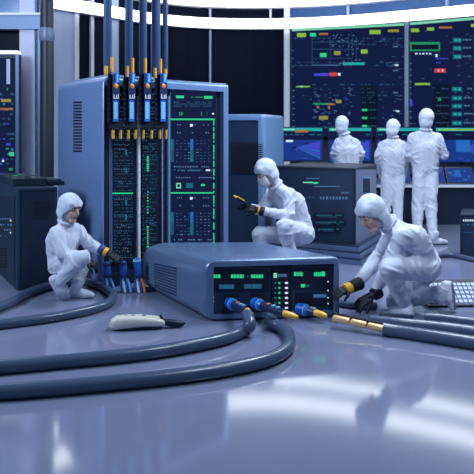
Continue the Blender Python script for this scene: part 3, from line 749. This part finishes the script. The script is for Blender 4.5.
# ------------------------------------------------------------------ people
def remesh(mb, name, voxel, smooth, mats):
    me=bpy.data.meshes.new(name); me.from_pydata([tuple(p) for p in mb.v],[],mb.f); me.update()
    o=bpy.data.objects.new(name,me); COL.objects.link(o)
    md=o.modifiers.new('r','REMESH'); md.mode='VOXEL'; md.voxel_size=voxel; md.adaptivity=0
    dg=bpy.context.evaluated_depsgraph_get(); m2=bpy.data.meshes.new_from_object(o.evaluated_get(dg))
    bpy.data.objects.remove(o); bpy.data.meshes.remove(me)
    for m in mats: m2.materials.append(m)
    co=np.empty(len(m2.vertices)*3); m2.vertices.foreach_get('co',co); co=co.reshape(-1,3)
    ed=np.empty(len(m2.edges)*2,dtype=np.int64); m2.edges.foreach_get('vertices',ed); ed=ed.reshape(-1,2)
    deg=np.bincount(ed.ravel(),minlength=len(co)).astype(float)[:,None]; deg[deg==0]=1
    def sm(co,it,w=None):
        for _ in range(it):
            acc=np.zeros_like(co); np.add.at(acc,ed[:,0],co[ed[:,1]]); np.add.at(acc,ed[:,1],co[ed[:,0]])
            dlt=acc/deg-co
            co=co+dlt*.5*(1 if w is None else w)
        return co
    return m2,co,sm
def setco(me,co): me.vertices.foreach_set('co',co.ravel()); me.update()
def finish(me,name,root,parent=None):
    base=V(root.location); me.transform(__import__('mathutils').Matrix.Translation(-base))
    me.polygons.foreach_set('use_smooth',[True]*len(me.polygons)); me.name=name
    return link(name,me,root,parent)

def hand(root,wrist,dirv,back,thumb_side,m,curl=.35,k=1.0,name='glove',spread=1.,cuff=None,idx_curl=None):
    """five-fingered gloved hand: dirv = towards the fingertips, back = back-of-hand normal, thumb_side = +1/-1 along back x dirv"""
    x=dirv.normalized(); b=(back-x*back.dot(x)).normalized(); s=b.cross(x)*thumb_side
    mb=MB(); mm=m; w=V(wrist)
    c=w+x*.055*k
    mb.capsule(w-x*.02*k,w+x*.02*k,.031*k,.032*k,mm)
    for o in (-.026,-.009,.009,.026): mb.capsule(w+x*.02*k+s*o*.75*k,w+x*.088*k+s*o*1.12*k,.017*k,.0155*k,mm)
    L=((.030,.072,0.),(.010,.082,.1),(-.011,.076,.2),(-.031,.060,.3))
    for i,(o,ln,cc) in enumerate(L):
        p=w+x*.088*k+s*o*k; a=.15; d0=(x+s*(o*3.0*spread)).normalized(); cu=curl+cc*.35
        if i==0 and idx_curl is not None: cu=idx_curl
        for j,fr in enumerate((.42,.32,.26)):
            a+=cu*(.7 if j==0 else 1.0); dd=(d0*math.cos(a)-b*math.sin(a)).normalized(); q=p+dd*ln*fr*k
            mb.capsule(p,q,(.0118-.001*j)*k,(.0108-.001*j)*k,mm,10); p=q
    p=w+x*.03*k+s*.028*k; d1=(x*.70+s*.62-b*.30).normalized(); d2=(x*.9+s*.25-b*.35).normalized()
    q=p+d1*.045*k; mb.capsule(p,q,.0165*k,.0135*k,mm,10); r=q+d2*.032*k; mb.capsule(q,r,.0132*k,.012*k,mm,10); mb.capsule(r,r+(d2-b*.25).normalized()*.022*k,.0118*k,.0098*k,mm,10)
    me,co,sm=remesh(mb,name,.0042*k,0,[mm]); setco(me,sm(co,3)); g=finish(me,name,root)
    if cuff:
        for (o0,o1,r0,r1,cm,nm) in cuff:
            mb=MB(); mb.tube([w+x*o0*k,w+x*(o0+.006)*k,w+x*(o1-.006)*k,w+x*o1*k],[r0*.93*k,r0*k,r1*k,r1*.93*k],cm,18); mb.build(nm,root,g,sm=40)
    return g

def boot(root,ank,toe,heel,k=1.0,name='boot'):
    """ankle joint, toe point and heel point (both on the sole)"""
    mb=MB(); mm=M['boot']; x=(toe-heel); L=x.length; x=x.normalized(); up=(ank-heel); up=(up-x*up.dot(x)).normalized(); s=x.cross(up)
    h=heel+up*.036*k+x*.036*k
    mb.capsule(h,heel+x*(L*.62)+up*.036*k+s*.008*k,.037*k,.041*k,mm); mb.capsule(h,heel+x*(L*.62)+up*.036*k-s*.008*k,.037*k,.041*k,mm)
    mb.capsule(heel+x*(L*.62)+up*.034*k,toe+up*.026*k-x*.03*k,.043*k,.030*k,mm)
    mb.capsule(ank-up*.0,heel+x*(L*.45)+up*.05*k,.046*k,.042*k,mm); mb.capsule(ank,h+up*.02*k,.046*k,.04*k,mm)
    mb.capsule(ank,ank+(ank-h).normalized()*.06*k,.048*k,.052*k,mm)
    me,co,sm=remesh(mb,name,.007*k,0,[mm,M['sole']]); co=sm(co,4)
    hv=np.array(heel); uv=np.array(up); dist=(co-hv)@uv; co=co+np.outer(np.maximum(0,.004*k-dist),uv); setco(me,co)
    pc=np.empty(len(me.polygons)*3); me.polygons.foreach_get('center',pc); dd=(pc.reshape(-1,3)-hv)@uv
    me.polygons.foreach_set('material_index',(dd<.016*k).astype(int))
    return finish(me,name,root)

def person(J,label,k=1.0,face=True,mask=False,hk=1.0):
    """J holds world joints: pelvis chest neck head, f/u = head forward/up, tr = torso right; sl/el/wl, sr/er/wr arms; hl/kl/al, hr/kr/ar legs"""
    base=V((J['pelvis'].x,J['pelvis'].y,0)); root=thing('person',base,label,'person')
    su=M['suit']; mb=MB(); K=k
    f=J['f'].normalized(); u=(J['u']-f*J['u'].dot(f)).normalized(); r=f.cross(u)
    pv,ch,nk,hd=J['pelvis'],J['chest'],J['neck'],J['head']
    tr=(J['sr']-J['sl']).normalized(); hr_=(J['hr']-J['hl']).normalized()
    # trunk
    for sgn in (-1,1):
        mb.capsule(pv+hr_*.060*K*sgn,ch+tr*.075*K*sgn,.104*K,.115*K,su)
        sh=J['sr'] if sgn>0 else J['sl']; hp=J['hr'] if sgn>0 else J['hl']
        mb.capsule(ch+tr*.07*K*sgn,sh.lerp(ch,.18),.115*K,.078*K,su)
        mb.capsule(nk.lerp(ch,.15),sh,.058*K,.062*K,su); mb.capsule(pv+hr_*.05*K*sgn,hp,.112*K,.100*K,su)
    mb.capsule(pv,ch,.112*K,.125*K,su); mb.capsule(ch,nk,.115*K,.062*K,su)
    mb.capsule(nk-(hd-nk).normalized()*.03*K,hd-u*.05*K-f*.02*K,.058*K,.052*K,su)
    for (a,b,c,ra,rb,rc) in ((J['sl'],J['el'],J['wl'],.072,.058,.042),(J['sr'],J['er'],J['wr'],.072,.058,.042),(J['hl'],J['kl'],J['al'],.103,.076,.054),(J['hr'],J['kr'],J['ar'],.103,.076,.054)):
        mb.capsule(a,b,ra*K,rb*K,su); m_=b.lerp(c,.35)
        mb.capsule(b,m_,rb*K,(rb*.55+rc*.5)*K,su); mb.capsule(m_,c,(rb*.55+rc*.5)*K,rc*K,su)
    # head with face
    h=K*hk
    def Hh(a,b_,c_): return hd+(r*a+f*b_+u*c_)*h
    sk=M['skin']
    mb.ell(Hh(0,-.008,.022),(r*.078*h,f*.097*h,u*.098*h),sk)
    mb.ell(Hh(0,.020,-.045),(r*.062*h,f*.072*h,u*.072*h),sk)
    mb.capsule(Hh(-.018,.072,-.098),Hh(.018,.072,-.098),.022*h,.022*h,sk)
    mb.capsule(Hh(-.045,.068,.024),Hh(.045,.068,.024),.018*h,.018*h,sk)
    mb.capsule(Hh(0,.088,.012),Hh(0,.110,-.028),.011*h,.015*h,sk); mb.capsule(Hh(-.011,.098,-.032),Hh(.011,.098,-.032),.011*h,.011*h,sk)
    mb.capsule(Hh(-.016,.086,-.062),Hh(.016,.086,-.062),.011*h,.011*h,sk); mb.capsule(Hh(-.042,.062,-.028),Hh(-.03,.07,-.05),.022*h,.02*h,sk); mb.capsule(Hh(.042,.062,-.028),Hh(.03,.07,-.05),.022*h,.02*h,sk)
    for sgn in (-1,1): mb.ell(Hh(sgn*.078,-.01,-.01),(r*.010*h,f*.020*h,u*.032*h),sk,12,8)
    me,co,sm=remesh(mb,'person_body',.0080,0,[su,M['skin'],M['lip']])
    hdv=np.array(hd); fv=np.array(f); uv=np.array(u); rv=np.array(r)
    loc=(co-hdv)/h; lz=loc@uv; lf=loc@fv; lr=loc@rv
    wt=np.where((lz>-.125)&(np.linalg.norm(loc,axis=1)<.17),.36,1.0)[:,None]
    co=sm(co,15,wt); setco(me,co)
    # cloth folds
    nr=np.empty(len(co)*3); me.vertices.foreach_get('normal',nr) if hasattr(me.vertices[0],'normal') else None; nr=nr.reshape(-1,3)
    jn=[np.array(J[q]) for q in ('kl','kr','el','er','hl','hr','pelvis','sl','sr')]
    out=co.copy(); seed=random.uniform(0,50)
    for i in range(len(co)):
        if wt[i,0]<1: continue
        p=co[i]; w=max(math.exp(-(np.dot(p-j,p-j))/(2*.10**2)) for j in jn)
        t1=p[0]*.6+p[1]*.5-p[2]*.62; t2=p[0]*.7-p[1]*.3+p[2]*.64
        q0=V((p[0]*4.2,p[1]*4.2+seed,p[2]*4.2)); wv=noise.noise(q0)
        q=V((t1*15+seed+wv*1.5,t2*5,p[1]*6)); q2=V((t2*19+wv*2,t1*6+seed,p[1]*8))
        mk=min(1,max(0,.5+1.6*noise.noise(V((p[0]*5+9,p[1]*5,p[2]*5+seed))))); c1=max(0,1-4.5*abs(noise.noise(q))); c2=max(0,1-4.0*abs(noise.noise(q2)))
        rd=(c1*.015*(1-mk)+c2*.0135*mk)-.003
        out[i]=p+nr[i]*rd*(.5+.7*w)*K
    out=.9*out+.1*sm(out,1); setco(me,out)
    pc=np.empty(len(me.polygons)*3); me.polygons.foreach_get('center',pc); pc=(pc.reshape(-1,3)-hdv)/h
    pz=pc@uv; pf=pc@fv; pr=pc@rv; dn=np.linalg.norm(pc,axis=1)
    mi=np.where((pz>-.15)&(dn<.19)&(pf>.022),1,0); mi=np.where((mi==1)&(abs(pz+.064)<.011)&(abs(pr)<.024)&(pf>.084),2,mi)
    me.polygons.foreach_set('material_index',mi.astype(int))
    bodyo=finish(me,'body',root)
    if face:
        for sgn in (-1,1):
            mb=MB(); c=Hh(sgn*.031,.074,-.002); mb.ell(c,(r*.0135*h,f*.0145*h,u*.0095*h),M['eyew'],12,8); mb.ell(c+(f*.0105)*h,(r*.0085*h,f*.0065*h,u*.0085*h),M['iris'],10,6); mb.build('eye',root,sm=60)
            mb=MB(); mb.tube([Hh(sgn*.012,.086,.020),Hh(sgn*.030,.087,.027),Hh(sgn*.050,.074,.021)],[.004*h,.0055*h,.003*h],M['brow'],8); mb.build('eyebrow',root,sm=60)
    if mask:
        mb=MB(); n_=9; R=[]
        for i in range(n_):
            a=-1.25+2.5*i/(n_-1); c=math.cos(a); s=math.sin(a); row_=[]
            for (zz,rad) in ((-.018,1.03),(-.05,1.12),(-.085,1.1),(-.118,.9)): row_.append(Hh(s*.078*(rad if rad<1.05 else 1),.02+c*.098*rad,zz))
            for (zz,rad) in ((-.118,.84),(-.085,1.03),(-.05,1.05),(-.018,.96)): row_.append(Hh(s*.074,.02+c*.098*rad-.002,zz))
            R.append(row_)
        mb.rings(R,M['mask']); mb.build('face_mask',root,sm=60)
    # hood
    mb=MB(); hm=M['hood']
    mb.ell(Hh(0,-.012,.026),(r*.094*h,f*.114*h,u*.113*h),hm,24,14); mb.ell(Hh(0,-.020,-.045),(r*.086*h,f*.094*h,u*.085*h),hm)
    b1=nk-(hd-nk).normalized()*.005; mb.capsule(Hh(0,-.022,-.06),b1,.066*h,.066*K,hm); mb.capsule(Hh(-.042,.044,.052),Hh(.042,.044,.052),.046*h,.046*h,hm)
    me,co,sm=remesh(mb,'hood',.0085,0,[hm]); co=sm(co,5); setco(me,co)
    for i in range(len(co)):
        p=co[i]; co[i]+=np.array((V(p)-hd).normalized())*((1-2*abs(noise.noise(V((p[0]*16+seed,p[1]*16,p[2]*16)))))*.0035)
    setco(me,co)
    bm=bmesh.new(); bm.from_mesh(me); dl=[]
    for fc in bm.faces:
        c=(fc.calc_center_median()-hd)/h; a,b_,c_=c.dot(r),c.dot(f),c.dot(u)
        if b_>.006 and c_<.044-abs(a)*.12 and c_>-.20 and (a/.079)**2+((c_+.055)/.112)**2<1: dl.append(fc)
    bmesh.ops.delete(bm,geom=dl,context='FACES'); bm.to_mesh(me); bm.free()
    ho=finish(me,'hood',root); md=ho.modifiers.new('s','SOLIDIFY'); md.thickness=.008*h; md.offset=-1
    dg=bpy.context.evaluated_depsgraph_get(); m3=bpy.data.meshes.new_from_object(ho.evaluated_get(dg)); ho.modifiers.clear(); ho.data=m3
    # collar ring of the coverall
    ax=(hd-nk).normalized(); a1=ax.orthogonal().normalized(); a2=ax.cross(a1); pts=[nk+ax*.012*K+(a1*math.cos(q)+a2*math.sin(q))*.070*K for q in [2*math.pi*i/24 for i in range(25)]]
    mb=MB(); mb.tube(pts,.016*K,M['suit'],10); mb.build('collar',root,sm=60)
    return root
def at(*a): return P(*a)

# worker squatting at left, facing right
J=dict(pelvis=P(61,262,5.76),chest=P(63,239,5.75),neck=P(66,222.5,5.72),head=P(69.5,208,5.70),f=V((.86,-.42,-.24)),u=V((.2,0,1)),
 sl=P(76.5,231,5.88),el=P(88,243.5,5.84),wl=P(102,250.5,5.76), sr=P(56,233,5.60),er=P(63,255,5.52),wr=P(82,259,5.60),
 hl=P(65,264,5.86),kl=P(84,262,5.80),al=P(75.5,289,5.66), hr=P(59,265,5.66),kr=P(82.5,258,5.46),ar=P(57,284,5.56))
w1=person(J,'person in a white hooded suit squatting at left, reaching a glove to blue plugs',.93,hk=1.04)
boot(w1,J['al']+V((0,0,.01)),F(95,297.5,.002),F(69,296.5,.002),.95)
tp=F(62.5,299,.006); boot(w1,J['ar'],tp,P(47.5,277.5,5.56),1.05)
hand(w1,P(107,252.5,5.74),P(124,263,5.72)-P(107,252.5,5.74),V((.35,-.4,.85)),1,M['glove'],.16,.95,cuff=[(-.085,-.035,.050,.047,M['cuffb'],'cuff'),(-.034,.004,.041,.040,M['band'],'wrist_band')],idx_curl=.02)
hand(w1,P(85.5,260,5.60),V((1,.1,-.55)),V((.3,-.3,.85)),-1,M['glove'],.4,.95,cuff=[(-.05,0,.046,.043,M['glove'],'cuff')])

# worker squatting in the middle, facing left and holding a probe
J=dict(pelvis=P(303,234,6.80),chest=P(291,203,6.76),neck=P(276,186,6.72),head=P(266,172,6.68),f=V((-.80,-.30,-.52)),u=V((-.42,0,.9)),
 sl=P(289,195,6.56),el=P(289.5,216,6.46),wl=P(262,211,6.42), sr=P(272,194,6.90),er=P(262,211,6.78),wr=P(252,208,6.58),
 hl=P(304,234,6.66),kl=P(284,227,6.36),al=P(293,262,6.52), hr=P(298,236,6.93),kr=P(259,234,6.78),ar=P(268,262,6.74))
w2=person(J,'person in a white hooded suit squatting behind the central unit, holding a probe',1.0,mask=True,hk=1.03)
for s in ('l','r'):
    a=J['a'+s]; boot(w2,a+V((0,0,.0)),V((a.x-.20,a.y-.06,.002)),V((a.x+.055,a.y,.002)),1.0)
hand(w2,P(258.5,210.5,6.42),P(243,206,6.44)-P(258.5,210.5,6.42),V((-.1,-.75,.6)),1,M['glove'],.45,1.0,cuff=[(-.06,-.012,.048,.046,M['glove'],'cuff'),(-.010,.004,.044,.043,M['band'],'wrist_band')])
hand(w2,P(250,208,6.56),P(238,203,6.52)-P(250,208,6.56),V((0,.5,.85)),-1,M['glove'],.45,.95,cuff=[(-.05,0,.046,.044,M['glove'],'cuff')])
a=P(233.5,195.5,6.47); b=P(247,203.5,6.47)
t=thing('test_probe',a.lerp(b,.5),'slim dark probe with an orange tip held by the middle squatting worker','probe')
d=(b-a).normalized(); mb=MB(); mb.tube([a+d*.035,a+d*.045,b-d*.01,b],[.010,.014,.016,.012],M['black'],12); mb.build('barrel',t,sm=50)
mb=MB(); mb.tube([a,a+d*.01,a+d*.036,a+d*.05],[.005,.010,.012,.012],M['band'],12); mb.build('tip',t,sm=50)
mb=MB(); mb.box(a.lerp(b,.55)+V((0,-.004,.014)),(.04,.010,.005),M['gold'],(d,V((0,1,0)),d.cross(V((0,1,0))))); mb.build('clip',t)

# worker kneeling at right
J=dict(pelvis=P(426,263,5.30),chest=P(411,239.5,5.28),neck=P(390,224.5,5.26),head=P(372,213,5.22),f=V((-.74,-.36,-.52)),u=V((-.50,0,.85)),
 sl=P(403,237,5.11),el=P(390,262,5.13),wl=P(376,290,5.10), sr=P(391,236,5.44),er=P(378,258,5.42),wr=P(359,281,5.18),
 hl=P(426,268,5.20),kl=P(389.5,269,5.00),al=P(405,306,5.14), hr=P(428,268,5.42),kr=P(396,302,5.34),ar=P(445,291,5.27))
w3=person(J,'person in a white hooded suit kneeling at right, gloved hands on the stripped cable',1.03,hk=1.07)
boot(w3,J['al']+V((0,0,.02)),F(378,317,.002),F(415,318.5,.002),1.08)
boot(w3,J['ar'],P(457,311,5.20),P(453.5,280.5,5.26),1.12)
hand(w3,P(349,288,5.09),P(333,295,5.0)-P(349,288,5.09),V((-.2,-.5,.8)),1,M['glove'],.14,.98,cuff=[(-.125,-.015,.054,.047,M['glove'],'cuff'),(-.014,.045,.046,.046,M['band'],'wrist_band')])
hand(w3,P(371.5,296,5.08),P(347,312,4.98)-P(371.5,296,5.08),V((-.15,-.55,.8)),1,M['glove'],.28,1.08,cuff=[(-.075,-.02,.050,.047,M['glove'],'cuff')],idx_curl=.30)

# three standing persons seen from behind
def standing(xh,yh,sx0,sx1,ysh,yhip,d,feet,label,k,fdir,arms,toes,hk=1.0):
    s=FP/d; xm=(sx0+sx1)/2
    J=dict(pelvis=P(xm+.3,yhip,d),chest=P(xm,ysh+13*k,d),neck=P(xm+(xh-xm)*.4,ysh-3.5,d),head=P(xh,yh,d-.01),f=fdir,u=V((.05,0,1)))
    J['sl']=P(sx0+5.5,ysh+4.5,d+.02); J['sr']=P(sx1-5.5,ysh+4.5,d-.02)
    J['el'],J['wl'],J['er'],J['wr']=arms
    (lx,ly),(rx,ry)=feet; L=F(lx,ly,.085); R_=F(rx,ry,.085)
    J['hl']=P(xm-4.6*k,yhip+3,d); J['hr']=P(xm+5.4*k,yhip+3,d)
    J['al']=L; J['ar']=R_; J['kl']=J['hl'].lerp(L,.52)+V((0,.03,0)); J['kr']=J['hr'].lerp(R_,.52)+V((0,.03,0))
    w=person(J,label,k,hk=hk)
    for a,tv in ((L,toes[0]),(R_,toes[1])):
        tv=tv.normalized(); boot(w,a,V((a.x,a.y,.002))+tv*.20*k,V((a.x,a.y,.002))-tv*.065*k,k)
    return w,J
d=8.9; arms=(P(334,154,d+.05),P(337,166,d+.18),P(361,153,d+.0),P(359,164.5,d+.10))
w,J=standing(342,125,333,360,138,171,d,((340,234),(353,235)),'person in a white hooded suit standing behind the dark control cabinet, back turned',.94,V((.35,.93,0)),arms,(V((-.2,1,0)),V((.3,1,0))),1.0)
hand(w,J['wr']+V((0,0,-.01)),V((-.25,.75,-.6)),V((.8,.3,-.1)),-1,M['glovew'],.4,.92,name='glove'); hand(w,J['wl'],V((.3,.8,-.3)),V((-.5,.2,.5)),1,M['glovew'],.4,.92)
d=8.75; arms=(P(378.5,156,d+.02),P(379,172,d+.12),P(405,160,d),P(403.5,177,d+.10))
w,J=standing(393,128.5,377.5,408,141,173,d,((384.5,234),(398.5,236)),'person in a white hooded suit standing between two others, one hand hanging, head bowed',.95,V((.55,.78,-.25)),arms,(V((-.2,1,0)),V((.3,1,0))),.98)
hand(w,J['wr']+V((0,0,-.012)),V((-.05,.3,-1)),V((.9,.2,0)),-1,M['glovew'],.35,.95); hand(w,J['wl'],V((.2,.5,-.8)),V((-.9,.2,0)),1,M['glovew'],.35,.95)
d=8.55; arms=(P(410,156,d+.05),P(422,157,d+.26),P(444.5,155,d+.0),P(434,156,d+.26))
w,J=standing(426.5,119,407.5,442.5,134,170,d,((417,237),(432.5,238)),'tallest person in a white hooded suit at right, standing with arms folded, back turned',1.02,V((.45,.9,-.05)),arms,(V((-.3,1,0)),V((1,.12,0))),1.0)
hand(w,J['wr'],V((-1,.1,.1)),V((0,1,.1)),-1,M['glovew'],.4,1.0); hand(w,J['wl']+V((0,.05,.02)),V((1,.1,.1)),V((0,1,.1)),1,M['glovew'],.4,1.0)

# ------------------------------------------------------------------ light, camera
def area(name,loc,rot,size,power,col,sy=None):
    l=bpy.data.lights.new(name,'AREA'); l.energy=power; l.size=size; l.color=col
    if sy: l.shape='RECTANGLE'; l.size_y=sy
    o=bpy.data.objects.new(name,l); COL.objects.link(o); o.location=loc; o.rotation_euler=rot
area('added_light_mid',(1.6,6.2,4.15),(math.radians(8),math.radians(8),0),1.3,230,(.76,.88,1.0),1.3)  # unseen area light, added overhead as the main light on the scene
area('added_light_back',(3.6,8.6,4.15),(math.radians(6),math.radians(20),0),1.2,150,(.80,.89,1.0),1.2)  # added unseen light, set high at right for side shading on standing people
area('added_light_left',(-4.6,3.9,3.7),(math.radians(30),math.radians(-48),0),1.6,200,(.68,.83,1.0),1.2)  # unseen light added from the left to brighten the tower's side
area('added_light_front',(1.3,3.6,4.15),(math.radians(10),0,0),1.0,105,(.76,.88,1.0),1.0)  # unseen overhead light, added to lift the foreground workers and unit
area('added_light_wall',(-3.4,8.2,4.15),(0,0,0),1.2,24,(.80,.88,1.0),1.2)  # weak unseen light added above the left partition
wd=bpy.data.worlds.new('world'); bpy.context.scene.world=wd; wd.use_nodes=True
bg=wd.node_tree.nodes['Background']; bg.inputs[0].default_value=(.30,.52,.95,1); bg.inputs[1].default_value=.22
cam=bpy.data.cameras.new('camera'); co=bpy.data.objects.new('camera',cam); COL.objects.link(co)
co.location=(0,0,EYE); co.rotation_euler=(math.pi/2,0,0); cam.sensor_width=36; cam.lens=FP/474*36; cam.shift_y=-(237-HY)/474
cam.dof.use_dof=True; cam.dof.focus_distance=5.5; cam.dof.aperture_fstop=2.8; cam.clip_end=100
sc_=bpy.context.scene; sc_.camera=co
sc_.view_settings.view_transform='Standard'; sc_.view_settings.look='None'; sc_.view_settings.gamma=1; sc_.view_settings.exposure=0.0
sc_.view_settings.use_curve_mapping=False
